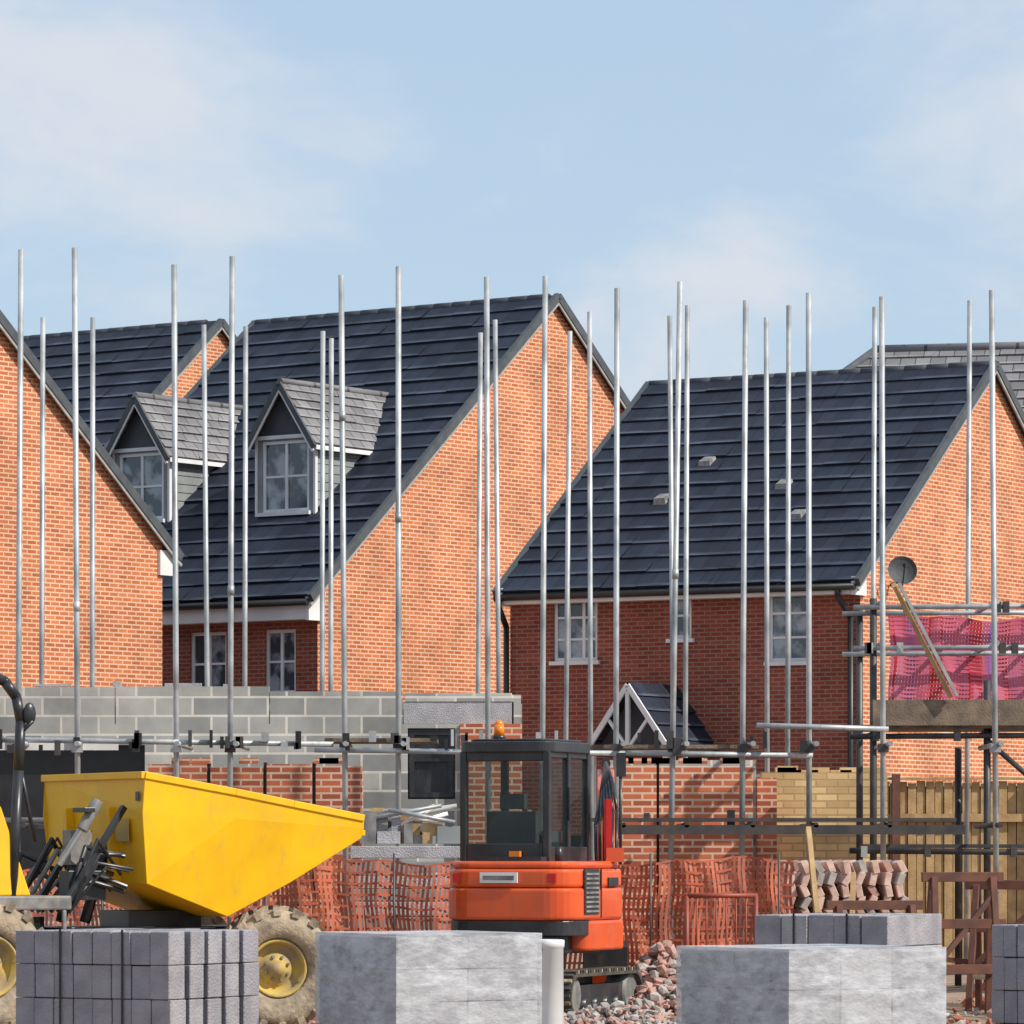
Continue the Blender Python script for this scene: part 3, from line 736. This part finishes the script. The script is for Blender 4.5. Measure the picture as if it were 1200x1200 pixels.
g.beam((-1.03, 2.42, 1.68), (1.03, 2.42, 1.68), .05, .05, YELLOW)
for x in (-.45, .45): g.beam((x, .27, 1.9), (x, .30, 1.25), .10, .07, YELLOW)
g.box(.55, .80, .255, .270, 1.60, 1.80, YELLOW_D)
g.box(.93, 1.0, .262, .272, 1.95, 2.03, BLK)
g.obj('skip', d, bevel=.012)
g = G()
g.box(-.42, .42, -.2, 1.9, .62, .86, BLK); g.box(-.75, .75, 1.45, 1.75, .48, .66, GREYM)
g.box(-.3, .3, .5, 1.2, .84, 1.0, BLK)
g.cyl((.25, .1, .9), (.3, .28, 1.55), .05, BLK); g.cyl((-.25, .1, .9), (-.3, .28, 1.55), .05, BLK); g.cyl((.25, .15, 1.2), (.3, .27, 1.6), .03, CHROME)
g.cyl((0, -.3, .4), (0, -.3, .95), .12, BLK, 14)
for i in range(22):
    x = R.uniform(-.5, .95); p = [(x, -.35, 1.0), (x+R.uniform(-.1, .1), -.05+R.uniform(-.1, .1), 1.25+R.uniform(0, .45)), (x+R.uniform(-.1, .1), .2, 1.15+R.uniform(0, .4))]
    g.tube(p, R.choice([.012, .016, .024]), R.choice([BLK, BLK, GREYM]), 6)
g.box(.6, .8, -.3, .05, 1.1, 1.35, BLK); g.box(.45, .62, -.2, .0, 1.4, 1.7, GREYM); g.cyl((.6, -.3, 1.4), (.75, 0, 1.95), .03, GALV)
g.cyl((.85, -.2, 1.7), (.85, -.05, 1.95), .05, GREYM, 10); g.box(.7, .95, -.22, -.12, 1.85, 1.89, BLK)
g.beam((.9, -.35, 1.1), (.8, .22, 1.9), .05, .05, BLK); g.beam((.3, -.35, 1.1), (.2, .22, 1.9), .05, .05, BLK)
g.obj('front_chassis', d, bevel=.008)
g = G()
g.box(-.45, .45, -2.6, -.4, .6, .92, BLK)
g.box(-.92, .98, -1.9, -.35, 1.02, 1.14, GREYM)
g.box(-.6, .75, -2.9, -1.5, 1.14, 1.75, YELLOW)
g.hexa([(.6, -1.15, 1.14), (.92, -1.15, 1.14), (.92, -.70, 1.14), (.6, -.70, 1.14), (.64, -1.12, 1.9), (.86, -1.12, 1.9), (.86, -.95, 1.9), (.64, -.95, 1.9)], YELLOW)
g.box(-.9, .95, -2.2, -.9, .98, 1.015, YELLOW)
g.box(.95, 1.0, -.8, -.4, .55, .6, GREYM); g.box(.95, .99, -.8, -.76, .6, 1.02, GREYM); g.box(.95, .99, -.44, -.4, .6, 1.02, GREYM)
g.obj('rear_chassis', d, bevel=.015)
g = G()
g.box(-.3, .3, -1.55, -1.1, 1.2, 1.36, SEAT); g.hexa([(-.28, -1.62, 1.3), (.28, -1.62, 1.3), (.28, -1.5, 1.3), (-.28, -1.5, 1.3), (-.25, -1.75, 1.85), (.25, -1.75, 1.85), (.25, -1.65, 1.85), (-.25, -1.65, 1.85)], SEAT)
g.cyl((0, -.6, 1.14), (0, -.85, 1.8), .04, BLK)
for i in range(16):
    a = 2*math.pi*i/16; b = 2*math.pi*(i+1)/16
    g.cyl((.19*math.cos(a), -.85+.17*math.sin(a), 1.8+.08*math.sin(a)), (.19*math.cos(b), -.85+.17*math.sin(b), 1.8+.08*math.sin(b)), .016, BLK, 6)
g.obj('seat_and_steering', d, bevel=.03)
g = G()
for x in (-.8, .88):
    pts = [(x, -.86, 1.14), (x, -.80, 2.2), (x, -.78, 2.62), (x, -.82, 2.82), (x*.99, -.92, 2.95), (x*.97, -1.1, 3.03), (x*.95, -1.5, 3.05)]
    g.tube(pts, .045, BLK, 10)
g.cyl((-.76, -1.5, 3.05), (.84, -1.5, 3.05), .045, BLK); g.cyl((.88, -.8, 2.5), (.95, -.70, 2.62), .018, BLK)
g.ball((.93, -.72, 2.68), .075, BLK, sc=(.4, .8, 1.3)); g.cyl((.88, -.8, 2.3), (.88, -.65, 1.6), .018, BLK)
g.obj('roll_bar', d)
wheel(d, (.93, 1.60, .5), .53, .42, -th(14), 1, 'wheel'); wheel(d, (-.93, 1.60, .5), .53, .42, -th(14), -1, 'wheel_2')
wheel(d, (.93, -1.15, .55), .56, .42, 0, 1, 'wheel_3'); wheel(d, (-.93, -1.15, .55), .56, .42, 0, -1, 'wheel_4')

# ------------------------------------------------------------------ mini excavator
x = empty('mini_excavator', (.19, 41, 0), -th(22))
def rounded(x0, x1, y0, y1, r, rf=None, n=7):
    rf = r if rf is None else rf; pts = []
    for cx, cy, a0, rr in ((x0+r, y0+r, 180, r), (x1-r, y0+r, 270, r), (x1-rf, y1-rf, 0, rf), (x0+rf, y1-rf, 90, rf)):
        for i in range(n+1):
            a = math.radians(a0+90*i/n); pts.append((cx+rr*math.cos(a), cy+rr*math.sin(a)))
    return pts
g = G(); g.prism(rounded(-.62, .66, -.72, .62, .27, .08), .90, 1.19, ORANGE); g.prism(rounded(-.61, .65, -.71, .62, .27, .08), 1.192, 1.36, ORANGE); g.prism(rounded(-.59, .63, -.69, .60, .25, .08), 1.362, 1.43, ORANGE)
g.prism(rounded(.20, .655, -.30, .66, .10, .08), .62, .898, ORANGE)
g.obj('counterweight', x, bevel=.03, seg=4)
g = G(); g.prism(rounded(-.60, .64, -.70, .60, .25, .08), .76, .898, BLK); g.prism(rounded(-.45, .5, -.55, .5, .2, .1), .60, .76, BLK)
g.cyl((0, 0, .4), (0, 0, .64), .3, BLK, 20)
g.obj('slew_ring', x, bevel=.01)
g = G()
g.box(-.22, .14, -.735, -.716, 1.235, 1.33, WHITE)
g.box(-.19, .11, -.738, -.736, 1.26, 1.30, GREYM)
g.box(-.50, -.42, -.70, -.655, 1.24, 1.32, REDL); g.box(.42, .50, -.71, -.655, 1.24, 1.32, REDL)
g.box(-.30, .34, -.66, -.50, 1.43, 1.47, BLK)
g.box(.655, .668, -.42, -.06, .95, 1.36, BLK)
for i in range(9): g.box(.668, .678, -.40, -.08, .97+i*.042, .988+i*.042, GREYM)
g.box(.655, .667, .0, .02, .92, 1.36, BLK); g.box(.655, .664, .2, .45, 1.2, 1.28, BLK)
g.cyl((.45, -.5, 1.42), (.45, -.5, 1.56), .035, BLK)
g.obj('tail_details', x)
cx0, cx1, cy0, cy1, cz0, cz1 = -.53, .34, -.46, .58, 1.42, 2.50
g = G(); p = .065
for a, b in ((cx0, cy0), (cx1-p, cy0), (cx0, cy1-p), (cx1-p, cy1-p), (cx1-p, .02)):
    g.box(a, a+p, b, b+p, cz0, cz1-.08, BLK)
g.box(cx0+p, cx1-p, cy0+.005, cy0+.06, cz0, cz0+.17, BLK); g.box(cx0+p, cx1-p, cy0+.005, cy0+.06, cz1-.17, cz1-.08, BLK)
g.box(cx1-.055, cx1-.005, cy0+p, cy1-p, cz0, cz0+.14, BLK); g.box(cx0+.005, cx0+.055, cy0+p, cy1-p, cz0, cz0+.14, BLK)
g.box(cx0+p, cx1-p, cy1-.06, cy1-.005, cz0, cz0+.25, BLK)
g.box(cx1-.05, cx1-.01, cy0+p, cy1-p, cz1-.14, cz1-.08, BLK); g.box(cx0+.01, cx0+.05, cy0+p, cy1-p, cz1-.14, cz1-.08, BLK)
g.box(cx1+.0, cx1+.03, -.02, .0, 1.8, 2.1, BLK)
g.obj('cab_frame', x, bevel=.018)
g = G(); g.prism(rounded(cx0-.02, cx1+.02, cy0-.03, cy1+.05, .14), cz1-.09, cz1+.01, BLK)
g.prism(rounded(cx0+.05, cx1-.05, cy0+.05, cy1-.02, .12), cz1+.01, cz1+.035, BLK)
g.obj('cab_roof', x, bevel=.045, seg=4)
g = G()
zz0, zz1 = cz0+.17, cz1-.17
g.face([(cx0+p, cy0+.03, zz0), (cx1-p, cy0+.03, zz0), (cx1-p, cy0+.03, zz1), (cx0+p, cy0+.03, zz1)], CABGLASS)
g.face([(cx1-.03, cy0+p, zz0-.03), (cx1-.03, cy1-p, zz0-.03), (cx1-.03, cy1-p, zz1+.03), (cx1-.03, cy0+p, zz1+.03)], CABGLASS)
g.face([(cx0+.03, cy0+p, zz0-.03), (cx0+.03, cy1-p, zz0-.03), (cx0+.03, cy1-p, zz1+.03), (cx0+.03, cy0+p, zz1+.03)][::-1], CABGLASS)
g.face([(cx0+p, cy1-.03, cz0+.25), (cx1-p, cy1-.03, cz0+.25), (cx1-p, cy1-.03, zz1), (cx0+p, cy1-.03, zz1)][::-1], CABGLASS)
g.obj('cab_windows', x)
g = G()
g.box(-.34, .14, -.28, -.16, 1.5, 1.88, SEAT); g.box(-.22, .02, -.26, -.18, 1.9, 2.04, SEAT); g.box(-.34, .14, -.16, .2, 1.48, 1.6, SEAT)
g.box(.16, .24, -.2, .25, 1.6, 1.7, SEAT); g.cyl((.2, .2, 1.65), (.22, .26, 1.9), .015, BLK); g.cyl((-.4, .2, 1.65), (-.4, .26, 1.9), .015, BLK)
g.obj('operator_seat', x, bevel=.05, seg=3)
g = G(); g.cyl((-.25, -.2, 2.53), (-.25, -.2, 2.57), .06, BLK, 14); g.cyl((-.25, -.2, 2.57), (-.25, -.2, 2.67), .05, AMBER, 14, r1=.042); g.ball((-.25, -.2, 2.67), .042, AMBER)
g.box(-.02, .08, cy0-.07, cy0-.02, 1.44, 1.52, AMBER)
g.obj('beacon', x)
pv = .72
g = G()
boom = [(.62, .95), (.72, .78), (1.05, 1.35), (1.4, 1.90), (1.9, 2.12), (2.6, 1.85), (2.65, 2.0), (1.95, 2.30), (1.25, 2.10), (.85, 1.6)]
g.prism([(a-pv, b) for a, b in boom], -.08, .08, ORANGE, axis='x')
arm = [(2.4, 2.1), (2.6, 2.2), (2.95, 1.1), (3.1, .55), (2.95, .5), (2.75, 1.0)]
g.prism([(a-pv, b) for a, b in arm[::-1]], -.07, .07, ORANGE, axis='x')
g.prism([(a-pv, b) for a, b in [(2.9, .6), (3.15, .65), (3.3, .35), (3.1, .05), (2.75, .1), (2.95, .25)]], -.22, .22, BLK, axis='x')
g.obj('boom_and_bucket', x, bevel=.012, fixn=True, loc=(.44, pv, 0), rot=th(21))
g = G()
g.cyl((0, .0, 1.05), (0, .45, 1.6), .06, BLK); g.cyl((0, .45, 1.6), (0, .65, 1.8), .028, CHROME)
g.cyl((0, .9, 2.35), (0, 1.6, 2.35), .045, BLK)
for i in range(6): g.tube([(-.09+i*.035, -.25, 1.3), (-.1+i*.04, -.05, 1.75+i*.03), (-.05+i*.02, .3, 2.05+.03*i), (0, .8, 2.35)], .017, BLK, 6)
g.box(-.13, .13, -.18, .08, .8, 1.3, BLK)
g.cyl((.13, -.3, 1.4), (.13, -.3, 2.25), .015, BLK); g.box(.09, .18, -.32, -.30, 2.2, 2.42, BLK)
g.box(-.02, .05, -.22, -.16, 1.45, 2.0, REDL); g.box(.0, .16, -.4, -.3, 1.42, 1.55, ORANGE)
g.obj('hydraulics', x, loc=(.44, pv, 0), rot=th(21))
for k, tx in enumerate((-.58, .58)):
    g = G(); r = .2; Lh = .72; w = .15
    n = 64; per = 4*Lh+2*math.pi*r
    def pt(sv):
        sv %= per
        if sv < 2*Lh: return (-Lh+sv, 0, 0)
        sv -= 2*Lh
        if sv < math.pi*r: t = sv/r; return (Lh+r*math.sin(t), r-r*math.cos(t), t)
        sv -= math.pi*r
        if sv < 2*Lh: return (Lh-sv, 2*r, math.pi)
        sv -= 2*Lh; t = sv/r; return (-Lh-r*math.sin(t), r+r*math.cos(t), math.pi+t)
    for i in range(n):
        y_, z_, t = pt(per*i/n)
        mt = Matrix.Translation((tx, y_, z_+.03)) @ Matrix.Rotation(t, 4, 'X')
        g.box(-w, w, -per/n*.5, per/n*.5, -.0, .03, RUBBER, mt)
        g.box(-w*.95, w*.95, -per/n*.22, per/n*.22, -.028, 0, MUDRUB if i % 3 == 0 else RUBBER, mt)
    for yy in (-Lh, Lh): g.cyl((tx-w*.7, yy, r+.03), (tx+w*.7, yy, r+.03), r*.82, GREYM, 18)
    for yy in (-.4, -.13, .13, .4): g.cyl((tx-w*.75, yy, .13), (tx+w*.75, yy, .13), .075, BLK, 12)
    g.box(tx-w*.5, tx+w*.5, -Lh, Lh, .16, .32, BLK)
    g.obj('track_%d' % (k+1), x)
g = G(); g.box(-.45, .45, -.35, .35, .25, .42, BLK); g.prism([(-.7, 1.05), (.7, 1.05), (.7, 1.11), (-.7, 1.11)], .05, .38, ORANGE)
g.box(-.4, -.32, .3, 1.05, .2, .28, ORANGE); g.box(.32, .4, .3, 1.05, .2, .28, ORANGE); g.obj('undercarriage_and_blade', x, bevel=.01)

# ------------------------------------------------------------------ ground + rubble
g = G()
xs = [-1500, -300, -60]+[-20+i*.8 for i in range(51)]+[60, 300, 1500]
ys = [-200, 0, 20]+[24+i*.8 for i in range(46)]+[80, 150, 400, 3000]
V = {}
for i, a in enumerate(xs):
    for j, b in enumerate(ys):
        z = 0
        if -20 < a < 20 and 22 < b < 62: z = .035*(math.sin(a*2.3+b)+math.sin(b*1.7-a*.8))-.03+R.uniform(-.02, .02)
        V[i, j] = g.bm.verts.new((a, b, z))
for i in range(len(xs)-1):
    for j in range(len(ys)-1):
        f = g.bm.faces.new((V[i, j], V[i+1, j], V[i+1, j+1], V[i, j+1])); f.smooth = True; f.material_index = g.mi(GROUNDM)
g.obj('ground')
def rubble(name, n, fx, seed, mats=(STONE1, STONE2, STONE3)):
    rr = random.Random(seed); g = G()
    for i in range(n):
        a, b, z, s = fx(rr)
        mt = Matrix.Translation((a, b, z)) @ Matrix.Rotation(rr.uniform(0, 6), 4, 'Z') @ Matrix.Rotation(rr.uniform(0, 3), 4, 'X') @ Matrix.Diagonal((s*rr.uniform(.6, 1.3), s*rr.uniform(.5, 1), s*rr.uniform(.4, .8), 1))
        res = bmesh.ops.create_icosphere(g.bm, subdivisions=1, radius=1, matrix=mt)
        mi = g.mi(rr.choice(mats))
        for v in res['verts']: v.co += Vector((rr.uniform(-1, 1), rr.uniform(-1, 1), rr.uniform(-1, 1)))*s*.22
        for f in set(f for v in res['verts'] for f in v.link_faces): f.material_index = mi
    return g.obj(name)
def pile(rr):
    t = rr.uniform(0, 2*math.pi); q = rr.random()**.6; a = 1.40+.6*q*math.cos(t); b = 42.0+.9*q*math.sin(t)
    return a, b, max(0, .70*(1-q))*rr.uniform(.5, 1)+.02, rr.uniform(.02, .09)
rubble('rubble_pile', 900, pile, 3, (STONE1, STONE1, STONE2))
def pile2(rr):
    t = rr.uniform(0, 2*math.pi); q = rr.random()**.6; a = .85+.75*q*math.cos(t); b = 38.4+.5*q*math.sin(t)
    return a, b, max(0, .22*(1-q))*rr.uniform(.5, 1)+.02, rr.uniform(.02, .06)
rubble('rubble_pile', 500, pile2, 8, (STONE1, STONE2, STONE2))
rubble('rubble', 2200, lambda rr: (rr.uniform(-6, 7), rr.uniform(36, 46), .01, rr.uniform(.015, .07)), 5)

# ------------------------------------------------------------------ light, sky, camera
el, az = math.radians(42), math.radians(-27)
sd = Vector((math.cos(el)*math.cos(az), math.cos(el)*math.sin(az), math.sin(el)))
L = bpy.data.lights.new('sun', 'SUN'); L.energy = 4.9; L.angle = math.radians(.5); L.color = (1, .93, .82)
lo = bpy.data.objects.new('sun', L); lo.rotation_euler = sd.to_track_quat('Z', 'Y').to_euler(); lo.location = (20, 10, 40); scene.collection.objects.link(lo)
w = bpy.data.worlds.new('World'); scene.world = w; w.use_nodes = True
n = w.node_tree; bg = n.nodes['Background']
sk = n.nodes.new('ShaderNodeTexSky'); sk.sky_type = 'NISHITA'; sk.sun_disc = False; sk.sun_elevation = el; sk.sun_rotation = math.atan2(sd.x, sd.y)
sk.air_density = 1.0; sk.dust_density = 1.0; sk.ozone_density = 1.5
hz = n.nodes.new('ShaderNodeMix'); hz.data_type = 'RGBA'; hz.inputs[0].default_value = .68
n.links.new(sk.outputs[0], hz.inputs[6]); hz.inputs[7].default_value = (3.9, 5.05, 6.35, 1)
tc = n.nodes.new('ShaderNodeTexCoord'); mp = n.nodes.new('ShaderNodeMapping'); mp.inputs['Scale'].default_value = (11, 11, 21); mp.inputs['Rotation'].default_value = (0, th(-14), 0); mp.inputs['Location'].default_value = (2.3, 0, 1.1)
n.links.new(tc.outputs['Generated'], mp.inputs[0])
no = n.nodes.new('ShaderNodeTexNoise'); no.inputs['Scale'].default_value = 1.0; no.inputs['Detail'].default_value = 8; no.inputs['Roughness'].default_value = .55; no.inputs['Distortion'].default_value = .3
n.links.new(mp.outputs[0], no.inputs[0])
mr = n.nodes.new('ShaderNodeMapRange'); mr.interpolation_type = 'SMOOTHSTEP'; mr.inputs[1].default_value = .42; mr.inputs[2].default_value = .68; mr.inputs[3].default_value = 0; mr.inputs[4].default_value = .9
n.links.new(no.outputs[0], mr.inputs[0])
mx = n.nodes.new('ShaderNodeMix'); mx.data_type = 'RGBA'; n.links.new(mr.outputs[0], mx.inputs[0]); n.links.new(hz.outputs[2], mx.inputs[6]); mx.inputs[7].default_value = (5.3, 5.6, 6.1, 1)
n.links.new(mx.outputs[2], bg.inputs[0]); bg.inputs[1].default_value = .135

cam = bpy.data.cameras.new('camera'); cam.sensor_width = 36; cam.lens = 158.4; cam.shift_y = 1/3; cam.clip_end = 6000; cam.clip_start = .5
co = bpy.data.objects.new('camera', cam); co.location = (0, 0, 1.5); co.rotation_euler = (math.pi/2, 0, 0); scene.collection.objects.link(co); scene.camera = co
